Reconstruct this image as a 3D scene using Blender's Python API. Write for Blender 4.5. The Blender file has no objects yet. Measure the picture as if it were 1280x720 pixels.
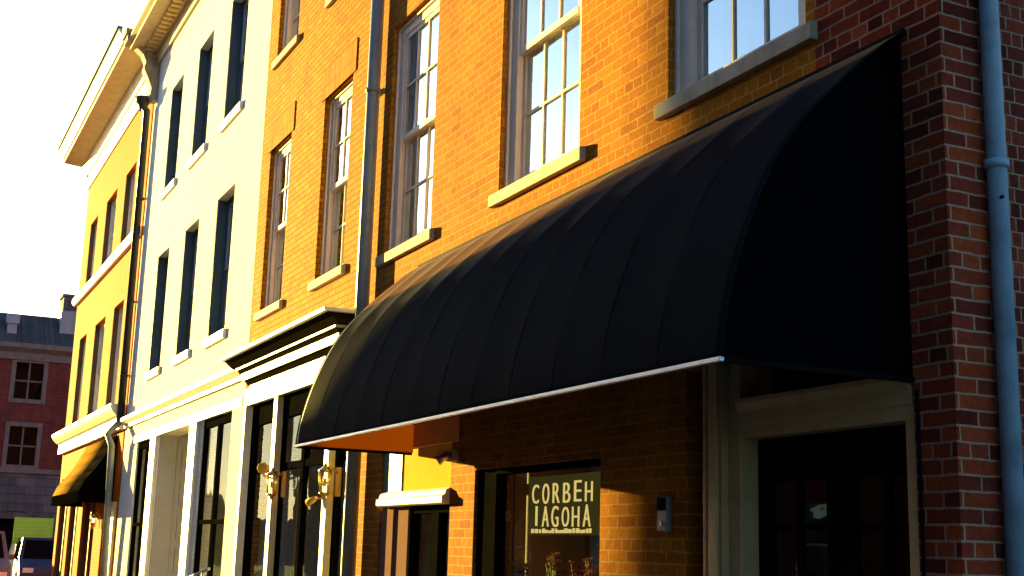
import bpy, math, random
from mathutils import Vector, Matrix
R = math.radians
random.seed(7)
SC = bpy.context.scene
COL = SC.collection

# ------------------------------------------------------------------ camera
cam_d = bpy.data.cameras.new('camera')
cam = bpy.data.objects.new('camera', cam_d); COL.objects.link(cam)
yaw, pitch, roll = R(25.903), R(11.643), R(1.6186)
fw = Vector((-math.cos(yaw)*math.cos(pitch), math.sin(yaw)*math.cos(pitch), math.sin(pitch)))
rt = fw.cross(Vector((0, 0, 1))).normalized(); up = rt.cross(fw)
r2 = rt*math.cos(roll)+up*math.sin(roll); u2 = -rt*math.sin(roll)+up*math.cos(roll)
m3 = Matrix((r2, u2, -fw)).transposed()
cam.matrix_world = Matrix.Translation((0, -3.99, 1.6)) @ m3.to_4x4()
cam_d.sensor_width = 36; cam_d.lens = 36*1600/1280
cam_d.clip_start = .05; cam_d.clip_end = 3000
SC.camera = cam

# ------------------------------------------------------------------ world, sun, exposure
SUN_AZ, SUN_EL = R(15), R(6.5)       # angle from the street axis, elevation
sd = Vector((-math.cos(SUN_AZ)*math.cos(SUN_EL), -math.sin(SUN_AZ)*math.cos(SUN_EL), math.sin(SUN_EL)))
W = bpy.data.worlds.new('World'); SC.world = W; W.use_nodes = True
wn = W.node_tree; wn.nodes.clear()
sky = wn.nodes.new('ShaderNodeTexSky'); sky.sky_type = 'NISHITA'; sky.sun_disc = False
sky.sun_elevation = SUN_EL; sky.sun_rotation = math.atan2(sd.x, sd.y)
sky.air_density = 1.0; sky.dust_density = 1.3; sky.ozone_density = 3.0
bg = wn.nodes.new('ShaderNodeBackground'); bg.inputs[1].default_value = .075
wo = wn.nodes.new('ShaderNodeOutputWorld')
wn.links.new(sky.outputs[0], bg.inputs[0]); wn.links.new(bg.outputs[0], wo.inputs[0])
sl = bpy.data.lights.new('sun', 'SUN'); sl.energy = 5; sl.angle = R(.25); sl.color = (1, .71, .15)
so = bpy.data.objects.new('sun', sl); COL.objects.link(so)
so.rotation_euler = sd.to_track_quat('Z', 'Y').to_euler(); so.location = (-20, -10, 20)
SC.view_settings.view_transform = 'Standard'; SC.view_settings.look = 'None'
SC.view_settings.exposure = 2.78; SC.view_settings.gamma = 1
SC.render.engine = 'CYCLES'
SC.cycles.max_bounces = 8; SC.cycles.transparent_max_bounces = 16
SC.cycles.use_denoising = True

# ------------------------------------------------------------------ mesh helpers
class MB:
    def __init__(s): s.v = []; s.f = []; s.sm = []
    def quad(s, *p, smooth=False):
        n = len(s.v); s.v += [tuple(q) for q in p]; s.f.append(tuple(range(n, n+len(p)))); s.sm.append(smooth); return s
    def box(s, x0, x1, y0, y1, z0, z1):
        if x1 < x0: x0, x1 = x1, x0
        if y1 < y0: y0, y1 = y1, y0
        if z1 < z0: z0, z1 = z1, z0
        n = len(s.v)
        s.v += [(x0,y0,z0),(x1,y0,z0),(x1,y1,z0),(x0,y1,z0),(x0,y0,z1),(x1,y0,z1),(x1,y1,z1),(x0,y1,z1)]
        for f in ((0,3,2,1),(4,5,6,7),(0,1,5,4),(1,2,6,5),(2,3,7,6),(3,0,4,7)):
            s.f.append(tuple(n+i for i in f)); s.sm.append(False)
        return s
    def prism(s, prof, a, b, axis='x', smooth=False):
        # prof = closed list of (p,q): axis x -> (y,z); axis y -> (x,z); axis z -> (x,y)
        n = len(s.v); k = len(prof)
        for t in (a, b):
            for p, q in prof:
                s.v.append((t,p,q) if axis == 'x' else (p,t,q) if axis == 'y' else (p,q,t))
        s.f.append(tuple(range(n, n+k))); s.sm.append(False)
        s.f.append(tuple(reversed(range(n+k, n+2*k)))); s.sm.append(False)
        for i in range(k):
            j = (i+1) % k
            s.f.append((n+i, n+k+i, n+k+j, n+j)); s.sm.append(smooth)
        return s
    def tube(s, pts, r, seg=12, cap=True):
        pts = [Vector(p) for p in pts]; rs = r if isinstance(r, (list, tuple)) else [r]*len(pts)
        n0 = len(s.v); prev = None
        for i, p in enumerate(pts):
            if i == 0: t = pts[1]-p
            elif i == len(pts)-1: t = p-pts[i-1]
            else: t = (pts[i+1]-p).normalized()+(p-pts[i-1]).normalized()
            t.normalize()
            if prev is None:
                a = Vector((0,0,1)) if abs(t.z) < .9 else Vector((1,0,0))
                u = t.cross(a).normalized()
            else:
                u = (prev-t*prev.dot(t)).normalized()
            prev = u; w = t.cross(u)
            for k in range(seg):
                c = 2*math.pi*k/seg
                s.v.append(tuple(p+(u*math.cos(c)+w*math.sin(c))*rs[i]))
        for i in range(len(pts)-1):
            for k in range(seg):
                a = n0+i*seg+k; b = n0+i*seg+(k+1) % seg
                s.f.append((a, b, b+seg, a+seg)); s.sm.append(True)
        if cap:
            s.f.append(tuple(reversed(range(n0, n0+seg)))); s.sm.append(False)
            e = n0+(len(pts)-1)*seg
            s.f.append(tuple(range(e, e+seg))); s.sm.append(False)
        return s
    def lathe(s, prof, c, seg=16):           # prof (r,z)
        n0 = len(s.v)
        for r, z in prof:
            for k in range(seg):
                a = 2*math.pi*k/seg
                s.v.append((c[0]+r*math.cos(a), c[1]+r*math.sin(a), c[2]+z))
        for i in range(len(prof)-1):
            for k in range(seg):
                a = n0+i*seg+k; b = n0+i*seg+(k+1) % seg
                s.f.append((a, b, b+seg, a+seg)); s.sm.append(True)
        return s
    def build(s, name, mat, parent=None, bevel=0, solid=0):
        me = bpy.data.meshes.new(name)
        off = wl(parent) if parent else Vector((0,0,0))
        me.from_pydata([tuple(Vector(v)-off) for v in s.v], [], s.f)
        me.polygons.foreach_set('use_smooth', s.sm)
        me.validate(); me.update()
        if isinstance(mat, (list, tuple)):
            for m in mat: me.materials.append(m)
        else: me.materials.append(mat)
        o = bpy.data.objects.new(name, me); COL.objects.link(o)
        if parent: o.parent = parent
        else: pass
        if solid:
            md = o.modifiers.new('s', 'SOLIDIFY'); md.thickness = solid; md.offset = 0
        if bevel:
            md = o.modifiers.new('b', 'BEVEL'); md.width = bevel; md.segments = 2; md.limit_method = 'ANGLE'
        return o

def wl(o):
    v = Vector((0,0,0))
    while o: v += Vector(o.location); o = o.parent
    return v
def tag(o, label, cat, group=None, kind=None):
    if label: o['label'] = label
    if cat: o['category'] = cat
    if group: o['group'] = group
    if kind: o['kind'] = kind
    return o
def empty(name, loc, label, cat, group=None):
    o = bpy.data.objects.new(name, None); COL.objects.link(o); o.location = loc
    o.empty_display_size = .2
    return tag(o, label, cat, group)
def struct(o): o['kind'] = 'structure'; return o
def copy_tree(o, parent=None):
    c = o.copy(); COL.objects.link(c); c.parent = parent
    for ch in list(o.children): copy_tree(ch, c)
    return c

# ------------------------------------------------------------------ materials
MC = {}
def newmat(name):
    m = bpy.data.materials.new(name); m.use_nodes = True
    nt = m.node_tree; nt.nodes.clear()
    return m, nt, nt.nodes, nt.links
def noise(nt, scale, detail=4, vec=None, rough=.6):
    n = nt.nodes.new('ShaderNodeTexNoise'); n.inputs['Scale'].default_value = scale
    n.inputs['Detail'].default_value = detail; n.inputs['Roughness'].default_value = rough
    if vec: nt.links.new(vec, n.inputs['Vector'])
    return n
def ramp(nt, fac, stops):
    r = nt.nodes.new('ShaderNodeValToRGB'); e = r.color_ramp.elements
    e[0].position, e[0].color = stops[0][0], (*stops[0][1], 1)
    e[1].position, e[1].color = stops[-1][0], (*stops[-1][1], 1)
    for p, c in stops[1:-1]:
        x = e.new(p); x.color = (*c, 1)
    nt.links.new(fac, r.inputs[0]); return r
def mixc(nt, fac, a, b, mode='MIX'):
    m = nt.nodes.new('ShaderNodeMix'); m.data_type = 'RGBA'; m.blend_type = mode
    for sock, v in ((m.inputs[0], fac), (m.inputs[6], a), (m.inputs[7], b)):
        if isinstance(v, (int, float)): sock.default_value = v
        elif isinstance(v, tuple): sock.default_value = (*v, 1)
        else: nt.links.new(v, sock)
    return m.outputs[2]
def surf(nt, col, rough=.7, bumpfac=None, bumpdist=.003, spec=.4, metal=0, bumps=1.0):
    b = nt.nodes.new('ShaderNodeBsdfPrincipled'); o = nt.nodes.new('ShaderNodeOutputMaterial')
    if isinstance(col, tuple): b.inputs['Base Color'].default_value = (*col, 1)
    else: nt.links.new(col, b.inputs['Base Color'])
    if isinstance(rough, (int, float)): b.inputs['Roughness'].default_value = rough
    else: nt.links.new(rough, b.inputs['Roughness'])
    b.inputs['Specular IOR Level'].default_value = spec
    b.inputs['Metallic'].default_value = metal
    if bumpfac is not None:
        bp = nt.nodes.new('ShaderNodeBump'); bp.inputs['Distance'].default_value = bumpdist
        bp.inputs['Strength'].default_value = bumps
        nt.links.new(bumpfac, bp.inputs['Height']); nt.links.new(bp.outputs[0], b.inputs['Normal'])
    nt.links.new(b.outputs[0], o.inputs[0]); return b
def paint(name, c, rough=.55, var=.18, scale=3.0, spec=.4, bump=.0015, metal=0, dirt=None):
    m, nt, N, L = newmat(name)
    g = N.new('ShaderNodeNewGeometry')
    n = noise(nt, scale, 6, g.outputs['Position'])
    n2 = noise(nt, scale*14, 5, g.outputs['Position'])
    dark = tuple(x*(1-var*1.6) for x in c) if dirt is None else dirt
    lite = tuple(min(1, x*(1+var*.4)) for x in c)
    r = ramp(nt, n.outputs[0], [(.3, dark), (.5, c), (.72, lite)])
    r2 = ramp(nt, n2.outputs[0], [(.25, (.82,)*3), (.6, (1,)*3)])
    mp = N.new('ShaderNodeMapping'); mp.inputs['Scale'].default_value = (1, 1, .07); L.new(g.outputs['Position'], mp.inputs[0])
    n3 = noise(nt, 5.5, 5, mp.outputs[0]); r3 = ramp(nt, n3.outputs[0], [(.30, (1-var*1.1,)*3), (.5, (1,)*3)])
    col = mixc(nt, .6, r.outputs[0], r2.outputs[0], 'MULTIPLY'); col = mixc(nt, .8, col, r3.outputs[0], 'MULTIPLY')
    surf(nt, col, rough, n2.outputs[0], bump, spec, metal)
    return m
def brick(name, stops, mortar, bw=.213, rh=.0677, ms=.009, soot=.25, bump=.006, squash=1.0, sfreq=2, distort=.007, spec=.05):
    m, nt, N, L = newmat(name)
    g = N.new('ShaderNodeNewGeometry')
    ps = N.new('ShaderNodeSeparateXYZ'); L.new(g.outputs['Position'], ps.inputs[0])
    nn = N.new('ShaderNodeSeparateXYZ'); L.new(g.outputs['True Normal'], nn.inputs[0])
    def mth(op, a, b=None):
        q = N.new('ShaderNodeMath'); q.operation = op
        for i, v in enumerate((a, b)):
            if v is None: continue
            if isinstance(v, (int, float)): q.inputs[i].default_value = v
            else: L.new(v, q.inputs[i])
        return q.outputs[0]
    isx = mth('GREATER_THAN', mth('ABSOLUTE', nn.outputs[0]), .6)
    isz = mth('GREATER_THAN', mth('ABSOLUTE', nn.outputs[2]), .6)
    def sel(f, a, b):
        q = N.new('ShaderNodeMix'); q.data_type = 'FLOAT'
        L.new(f, q.inputs[0]); L.new(a, q.inputs[2]); L.new(b, q.inputs[3]); return q.outputs[0]
    yo = mth('ADD', ps.outputs[1], .1065-3.96 % .213)
    u = sel(isx, ps.outputs[0], yo); v = sel(isz, ps.outputs[2], ps.outputs[1])
    dn = noise(nt, 9, 3, g.outputs['Position'])
    dsp = mth('MULTIPLY', mth('SUBTRACT', dn.outputs[0], .5), distort*2)
    cv = N.new('ShaderNodeCombineXYZ'); L.new(mth('ADD', u, dsp), cv.inputs[0]); L.new(mth('ADD', v, dsp), cv.inputs[1])
    def bt():
        b = N.new('ShaderNodeTexBrick'); L.new(cv.outputs[0], b.inputs['Vector'])
        b.inputs['Scale'].default_value = 1; b.inputs['Brick Width'].default_value = bw
        b.inputs['Row Height'].default_value = rh; b.inputs['Mortar Size'].default_value = ms*.5
        b.inputs['Mortar Smooth'].default_value = .15
        b.offset = .5; b.squash = squash; b.squash_frequency = sfreq
        return b
    b = bt(); b.inputs['Color1'].default_value = (0,0,0,1); b.inputs['Color2'].default_value = (1,1,1,1); b.inputs['Mortar'].default_value = (.5,.5,.5,1)
    b.inputs['Bias'].default_value = 0
    cr = ramp(nt, b.outputs['Color'], stops)
    n1 = noise(nt, 38, 6, g.outputs['Position']); n2 = noise(nt, .9, 5, g.outputs['Position']); n3 = noise(nt, 160, 3, g.outputs['Position'])
    fine = ramp(nt, n1.outputs[0], [(.3, (.62,)*3), (.62, (1.12,)*3)])
    col = mixc(nt, .75, cr.outputs[0], fine.outputs[0], 'MULTIPLY')
    mn = ramp(nt, n1.outputs[0], [(.3, tuple(x*.7 for x in mortar)), (.6, mortar)])
    col = mixc(nt, b.outputs['Fac'], col, mn.outputs[0])
    big = ramp(nt, n2.outputs[0], [(.32, (1-soot,)*3), (.6, (1,)*3)])
    col = mixc(nt, 1.0, col, big.outputs[0], 'MULTIPLY')
    mp = N.new('ShaderNodeMapping'); mp.inputs['Scale'].default_value = (1, 1, .09); L.new(g.outputs['Position'], mp.inputs[0])
    n4 = noise(nt, 3.5, 5, mp.outputs[0]); r4 = ramp(nt, n4.outputs[0], [(.30, (1-soot,)*3), (.52, (1,)*3)])
    col = mixc(nt, .8, col, r4.outputs[0], 'MULTIPLY')
    h = mth('ADD', mth('MULTIPLY', mth('SUBTRACT', 1.0, b.outputs['Fac']), 1.0), mth('MULTIPLY', n1.outputs[0], .45))
    h = mth('ADD', h, mth('MULTIPLY', n3.outputs[0], .15))
    surf(nt, col, .92, h, bump, spec)
    return m
def glassmat(name, base=.12, tint=(.86,.9,.9), k=1.5):
    m, nt, N, L = newmat(name)
    g = N.new('ShaderNodeNewGeometry')
    fr = N.new('ShaderNodeFresnel'); fr.inputs['IOR'].default_value = 1.65
    a = N.new('ShaderNodeMath'); a.operation = 'MULTIPLY_ADD'; a.inputs[1].default_value = k; a.inputs[2].default_value = base; a.use_clamp = True
    L.new(fr.outputs[0], a.inputs[0])
    gl = N.new('ShaderNodeBsdfGlossy'); gl.inputs[0].default_value = (.72,.9,1,1); gl.inputs['Roughness'].default_value = .015
    nz = noise(nt, 1.3, 2, g.outputs['Position'])
    bp = N.new('ShaderNodeBump'); bp.inputs['Distance'].default_value = .006; L.new(nz.outputs[0], bp.inputs['Height']); L.new(bp.outputs[0], gl.inputs['Normal'])
    tr = N.new('ShaderNodeBsdfTransparent'); tr.inputs[0].default_value = (*tint, 1)
    mx = N.new('ShaderNodeMixShader'); o = N.new('ShaderNodeOutputMaterial')
    L.new(a.outputs[0], mx.inputs[0]); L.new(tr.outputs[0], mx.inputs[1]); L.new(gl.outputs[0], mx.inputs[2]); L.new(mx.outputs[0], o.inputs[0])
    return m
def emis(name, c, s):
    m, nt, N, L = newmat(name)
    e = N.new('ShaderNodeEmission'); e.inputs[0].default_value = (*c, 1); e.inputs[1].default_value = s
    o = N.new('ShaderNodeOutputMaterial'); L.new(e.outputs[0], o.inputs[0]); return m

M = {}
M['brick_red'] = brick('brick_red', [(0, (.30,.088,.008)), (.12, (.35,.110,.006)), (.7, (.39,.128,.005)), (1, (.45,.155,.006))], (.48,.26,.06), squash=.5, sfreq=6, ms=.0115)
M['brick_red_shaded'] = brick('brick_red_shaded', [(0, (.09,.020,.014)), (.35, (.19,.034,.022)), (.7, (.27,.048,.019)), (1, (.36,.072,.025))], (.40,.235,.15), squash=.5, sfreq=6, ms=.0115, spec=0)  # same brick as the red wall; the shade is put into this colour
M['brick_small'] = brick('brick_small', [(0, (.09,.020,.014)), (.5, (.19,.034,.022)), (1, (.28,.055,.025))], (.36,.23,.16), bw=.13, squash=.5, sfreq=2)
M['brick_orange'] = brick('brick_orange', [(0, (.38,.14,.004)), (.4, (.46,.18,.004)), (1, (.50,.21,.005))], (.24,.07,.004), soot=.2, ms=.013, bump=.012)
M['soldier_orange'] = brick('soldier_orange', [(0, (.36,.115,.004)), (.4, (.44,.15,.004)), (1, (.49,.18,.005))], (.24,.07,.004), bw=.0677, rh=.213, soot=.1)
M['soldier_red'] = brick('soldier_red', [(0, (.24,.07,.03)), (.4, (.34,.09,.04)), (1, (.42,.14,.05))], (.46,.30,.2), bw=.0677, rh=.213, soot=.1)
M['brick_yellow'] = brick('brick_yellow', [(0, (.46,.105,.005)), (1, (.51,.122,.006))], (.42,.095,.005), soot=.1, bump=.003)
M['brick_far'] = brick('brick_far', [(0, (.14,.042,.034)), (1, (.20,.058,.046))], (.18,.09,.07), soot=.25, spec=0)
M['brick_white'] = brick('brick_white', [(0, (.74,.73,.70)), (1, (.80,.79,.76))], (.72,.71,.68), soot=.08, bump=.004)
M['stone'] = paint('stone', (.41,.34,.24), .8, .25, 5, bump=.004)
M['stone_yellow'] = paint('stone_yellow', (.55,.40,.20), .8, .2, 5, bump=.004)
M['greystone'] = brick('greystone', [(0, (.10,.10,.11)), (1, (.17,.17,.18))], (.09,.09,.09), bw=.7, rh=.32, ms=.02, soot=.3, bump=.01)
M['stucco'] = brick('stucco', [(0, (.87,.82,.80)), (1, (.90,.85,.83))], (.85,.80,.78), soot=.06, bump=.003)
M['ochre_trim'] = paint('ochre_trim', (.50,.36,.17), .5, .12, 4)
M['cream'] = paint('cream', (.62,.50,.30), .5, .12, 4)
M['white'] = paint('white', (.78,.76,.70), .5, .07, 4)
M['frame_white'] = paint('frame_white', (.72,.61,.50), .5, .08, 6)
M['darkstone'] = paint('darkstone', (.16,.14,.12), .85, .2, 5, bump=.004)
M['greywood'] = paint('greywood', (.34,.34,.40), .6, .08, 4)
M['black'] = paint('black', (.006,.006,.0065), .6, .2, 5, spec=0)
M['dark'] = paint('dark', (.010,.009,.009), .9, .2, 3, spec=.05)
M['navy'] = paint('navy', (.04,.07,.12), .5, .2, 3)
M['slate'] = brick('slate', [(0, (.065,.065,.068)), (1, (.09,.09,.092))], (.05,.05,.05), bw=.35, rh=.2, soot=.2, spec=0)
M['grey_metal'] = paint('grey_metal', (.23,.37,.48), .38, .22, 5, spec=.5)
M['pipe_dark'] = paint('pipe_dark', (.03,.03,.03), .4, .2, 5)
M['pipe_grey'] = paint('pipe_grey', (.20,.24,.26), .42, .15, 5, spec=.5)
M['silver'] = paint('silver', (.75,.75,.75), .35, .08, 10, metal=.3)
M['steel'] = paint('steel', (.5,.5,.5), .3, .1, 10, metal=.9)
M['brass'] = paint('brass', (.80,.50,.16), .32, .2, 20, metal=.8)
M['gold'] = paint('gold', (.70,.48,.14), .4, .2, 20)
M['green_door'] = paint('green_door', (.02,.09,.07), .5, .2, 4)
M['yellow_panel'] = paint('yellow_panel', (.58,.38,.07), .9, .06, 3, spec=0)
M['curtain'] = paint('curtain', (.50,.47,.42), .9, .2, 4)
M['asphalt'] = paint('asphalt', (.05,.05,.05), .9, .3, 2, bump=.006)
M['pavement'] = brick('pavement', [(0, (.13,.125,.12)), (1, (.17,.16,.15))], (.15,.14,.13), bw=1.2, rh=1.2, ms=.015)
M['kerb'] = paint('kerb', (.35,.34,.32), .85, .2, 3, bump=.005)
M['ground'] = paint('ground', (.12,.11,.09), .95, .3, .3)
M['glass'] = glassmat('glass', .36)
M['glass_shop'] = glassmat('glass_shop', .0, k=.55)
M['glass_dark'] = glassmat('glass_dark', .0, k=.03)
M['glass_dull'] = glassmat('glass_dull', .0, k=.15)
M['interior'] = paint('interior', (.035,.03,.028), .9, .1, 2)
M['taupe'] = paint('taupe', (.34,.27,.25), .8, .1, 2)
M['shaded_wood'] = paint('shaded_wood', (.20,.12,.10), .9, .1, 4, spec=0)  # shadow on the window frame is put into this darker colour
M['brown'] = paint('brown', (.10,.06,.035), .7, .2, 4)

def fabric(name, col, trans=None, sheen=.0, rough=.42, spec=.5, ior=1.5):
    m, nt, N, L = newmat(name)
    g = N.new('ShaderNodeNewGeometry')
    n = noise(nt, 2.2, 5, g.outputs['Position']); n2 = noise(nt, 420, 2, g.outputs['Position'])
    r = ramp(nt, n.outputs[0], [(.3, tuple(x*.8 for x in col)), (.7, tuple(x*1.25 for x in col))])
    rr = ramp(nt, n.outputs[0], [(.3, (rough-.05,)*3), (.7, (rough+.07,)*3)])
    b = surf(nt, r.outputs[0], rr.outputs[0], n2.outputs[0], .0006, spec)
    b.inputs['IOR'].default_value = ior
    if trans:
        t = N.new('ShaderNodeBsdfTranslucent'); t.inputs[0].default_value = (*trans, 1)
        mx = N.new('ShaderNodeAddShader'); o = [q for q in N if q.type == 'OUTPUT_MATERIAL'][0]
        L.new(b.outputs[0], mx.inputs[0]); L.new(t.outputs[0], mx.inputs[1]); L.new(mx.outputs[0], o.inputs[0])
    return m
def awning_fabric():
    m, nt, N, L = newmat('awning')
    g = N.new('ShaderNodeNewGeometry')
    n = noise(nt, 2.0, 6, g.outputs['Position']); w = noise(nt, 300, 2, g.outputs['Position'])
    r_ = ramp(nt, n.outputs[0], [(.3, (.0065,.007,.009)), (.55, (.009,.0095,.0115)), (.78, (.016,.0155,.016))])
    # dusty upper part of the cloth, with the gold sunlit strip painted in
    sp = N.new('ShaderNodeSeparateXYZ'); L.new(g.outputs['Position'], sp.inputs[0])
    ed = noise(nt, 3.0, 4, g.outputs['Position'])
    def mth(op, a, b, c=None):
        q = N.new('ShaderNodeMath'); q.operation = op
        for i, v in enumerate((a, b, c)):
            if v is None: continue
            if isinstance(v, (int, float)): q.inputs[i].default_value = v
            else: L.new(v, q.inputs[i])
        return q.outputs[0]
    # lower edge of the painted sunlit strip: wider at the far end of the cloth, narrow at the near end
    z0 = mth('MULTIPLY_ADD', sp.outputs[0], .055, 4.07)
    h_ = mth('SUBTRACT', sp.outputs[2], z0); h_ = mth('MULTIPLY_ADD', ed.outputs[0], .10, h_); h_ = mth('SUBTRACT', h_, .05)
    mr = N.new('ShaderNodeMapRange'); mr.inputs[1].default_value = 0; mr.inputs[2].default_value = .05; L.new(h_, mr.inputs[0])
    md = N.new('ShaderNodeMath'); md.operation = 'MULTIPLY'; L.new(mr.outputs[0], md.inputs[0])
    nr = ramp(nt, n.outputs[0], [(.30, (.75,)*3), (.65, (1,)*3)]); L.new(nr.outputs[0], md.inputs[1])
    lit_strip = mixc(nt, md.outputs[0], r_.outputs[0], (.20,.085,.022))
    d = N.new('ShaderNodeBsdfDiffuse'); L.new(lit_strip, d.inputs[0]); d.inputs[1].default_value = .6
    gl = N.new('ShaderNodeBsdfGlossy'); gl.inputs['Roughness'].default_value = .5
    bp = N.new('ShaderNodeBump'); bp.inputs['Distance'].default_value = .0006; L.new(w.outputs[0], bp.inputs['Height'])
    L.new(bp.outputs[0], gl.inputs['Normal']); L.new(bp.outputs[0], d.inputs['Normal'])
    lw = N.new('ShaderNodeLayerWeight'); lw.inputs[0].default_value = .5
    fr = ramp(nt, lw.outputs['Facing'], [(.50, (.003,)*3), (.83, (.008,)*3), (.90, (.05,)*3), (.97, (.22,)*3)])
    mx = N.new('ShaderNodeMixShader'); o = N.new('ShaderNodeOutputMaterial')
    L.new(fr.outputs[0], mx.inputs[0]); L.new(d.outputs[0], mx.inputs[1]); L.new(gl.outputs[0], mx.inputs[2]); L.new(mx.outputs[0], o.inputs[0])
    return m
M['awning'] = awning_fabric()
M['seam'] = paint('seam', (.012,.012,.014), .95, .1, 6, spec=0)
M['ochre'] = paint('ochre', (.66,.33,.09), .6, .12, 4)  # header wall colour with the filtered orange light put in
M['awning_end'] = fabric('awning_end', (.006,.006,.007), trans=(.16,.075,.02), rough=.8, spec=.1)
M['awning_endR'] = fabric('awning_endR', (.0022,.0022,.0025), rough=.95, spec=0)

# ------------------------------------------------------------------ ground, street
def plane(name, x0, x1, y0, y1, z, mat):
    return struct(MB().quad((x0,y0,z),(x1,y0,z),(x1,y1,z),(x0,y1,z)).build(name, mat))
plane('ground', -1200, 1200, -1200, 1200, -.16, M['ground'])
plane('road', -51, 60, -11.0, -4.6, -.13, M['asphalt'])
plane('cross_road', -45.0, -37.0, -200, 200, -.126, M['asphalt'])
def slab(name, x0, x1, y0, y1, mat): return struct(MB().box(x0, x1, y0, y1, -.3, 0).build(name, mat))
slab('pavement', -36, 60, -4.4, .0, M['pavement'])
slab('pavement', -36, 60, -14, -11.2, M['pavement'])
slab('pavement', -51.8, -46, -14, 40, M['pavement'])
struct(MB().box(-36, 60, -4.6, -4.4, -.3, .004).build('kerb', M['kerb'], bevel=.02))
struct(MB().box(-36, 60, -11.2, -11.0, -.3, .004).build('kerb', M['kerb'], bevel=.02))
hl = MB(); rh_ = random.Random(4); hp = []
for i in range(60):
    hp.append((-150+rh_.uniform(-6, 6), -150+i*5, 9.5+2.0*math.sin(i*.5)+rh_.uniform(-.8, .8) - (2.5 if i*5-150 < -30 else 0)))
for i in range(59):
    a_, b_ = hp[i], hp[i+1]
    hl.quad((a_[0]+8, a_[1], -.2), (b_[0]+8, b_[1], -.2), b_, a_); hl.quad(a_, b_, (b_[0]-25, b_[1], -.2), (a_[0]-25, a_[1], -.2))
struct(hl.build('sky_block_ridge', paint('sky_block_green', (.045,.05,.03), .95, .4, .4)))  # unseen ridge, added to keep low bright sky out of the shop glass
ln = MB()
for i in range(24):
    ln.quad((-36+i*4, -7.86, -.122), (-34+i*4, -7.86, -.122), (-34+i*4, -7.74, -.122), (-36+i*4, -7.74, -.122))
struct(ln.build('road_markings', paint('road_paint', (.7,.68,.6), .8, .3, 6)))

# ------------------------------------------------------------------ building helpers
def wall_mb(x0, x1, z0, z1, ops, y=0.0, d=.3):
    """front face on plane y with openings (xa,xb,za,zb) and reveals d deep"""
    mb = MB()
    xs = sorted({x0, x1, *[o[0] for o in ops], *[o[1] for o in ops]}); zs = sorted({z0, z1, *[o[2] for o in ops], *[o[3] for o in ops]})
    xs = [v for v in xs if x0 <= v <= x1]; zs = [v for v in zs if z0 <= v <= z1]
    def solid(i, j):
        if i < 0 or j < 0 or i >= len(xs)-1 or j >= len(zs)-1: return None
        cx, cz = (xs[i]+xs[i+1])/2, (zs[j]+zs[j+1])/2
        return not any(o[0] < cx < o[1] and o[2] < cz < o[3] for o in ops)
    for i in range(len(xs)-1):
        for j in range(len(zs)-1):
            if not solid(i, j): continue
            a, b, c, e = xs[i], xs[i+1], zs[j], zs[j+1]
            mb.quad((a,y,c),(b,y,c),(b,y,e),(a,y,e))
            if solid(i+1, j) is not True: mb.quad((b,y,c),(b,y+d,c),(b,y+d,e),(b,y,e))
            if solid(i-1, j) is not True: mb.quad((a,y+d,c),(a,y,c),(a,y,e),(a,y+d,e))
            if solid(i, j+1) is not True: mb.quad((a,y,e),(b,y,e),(b,y+d,e),(a,y+d,e))
            if solid(i, j-1) is not True: mb.quad((a,y+d,c),(b,y+d,c),(b,y,c),(a,y,c))
    # back face so light cannot pass
    for i in range(len(xs)-1):
        for j in range(len(zs)-1):
            if solid(i, j): mb.quad((xs[i],y+d,zs[j]),(xs[i],y+d,zs[j+1]),(xs[i+1],y+d,zs[j+1]),(xs[i+1],y+d,zs[j]))
    return mb

def drape(x0, x1, z0, z1, y, mat, parent, waves=9, amp=.018):
    mb = MB(); n = waves*6
    for i in range(n):
        a = x0+(x1-x0)*i/n; b = x0+(x1-x0)*(i+1)/n
        ya = y+amp*math.sin(i/n*waves*2*math.pi); yb = y+amp*math.sin((i+1)/n*waves*2*math.pi)
        mb.quad((a,ya,z0),(b,yb,z0),(b,yb,z1),(a,ya,z1), smooth=True)
    return mb.build('curtain', mat, parent)

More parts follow.
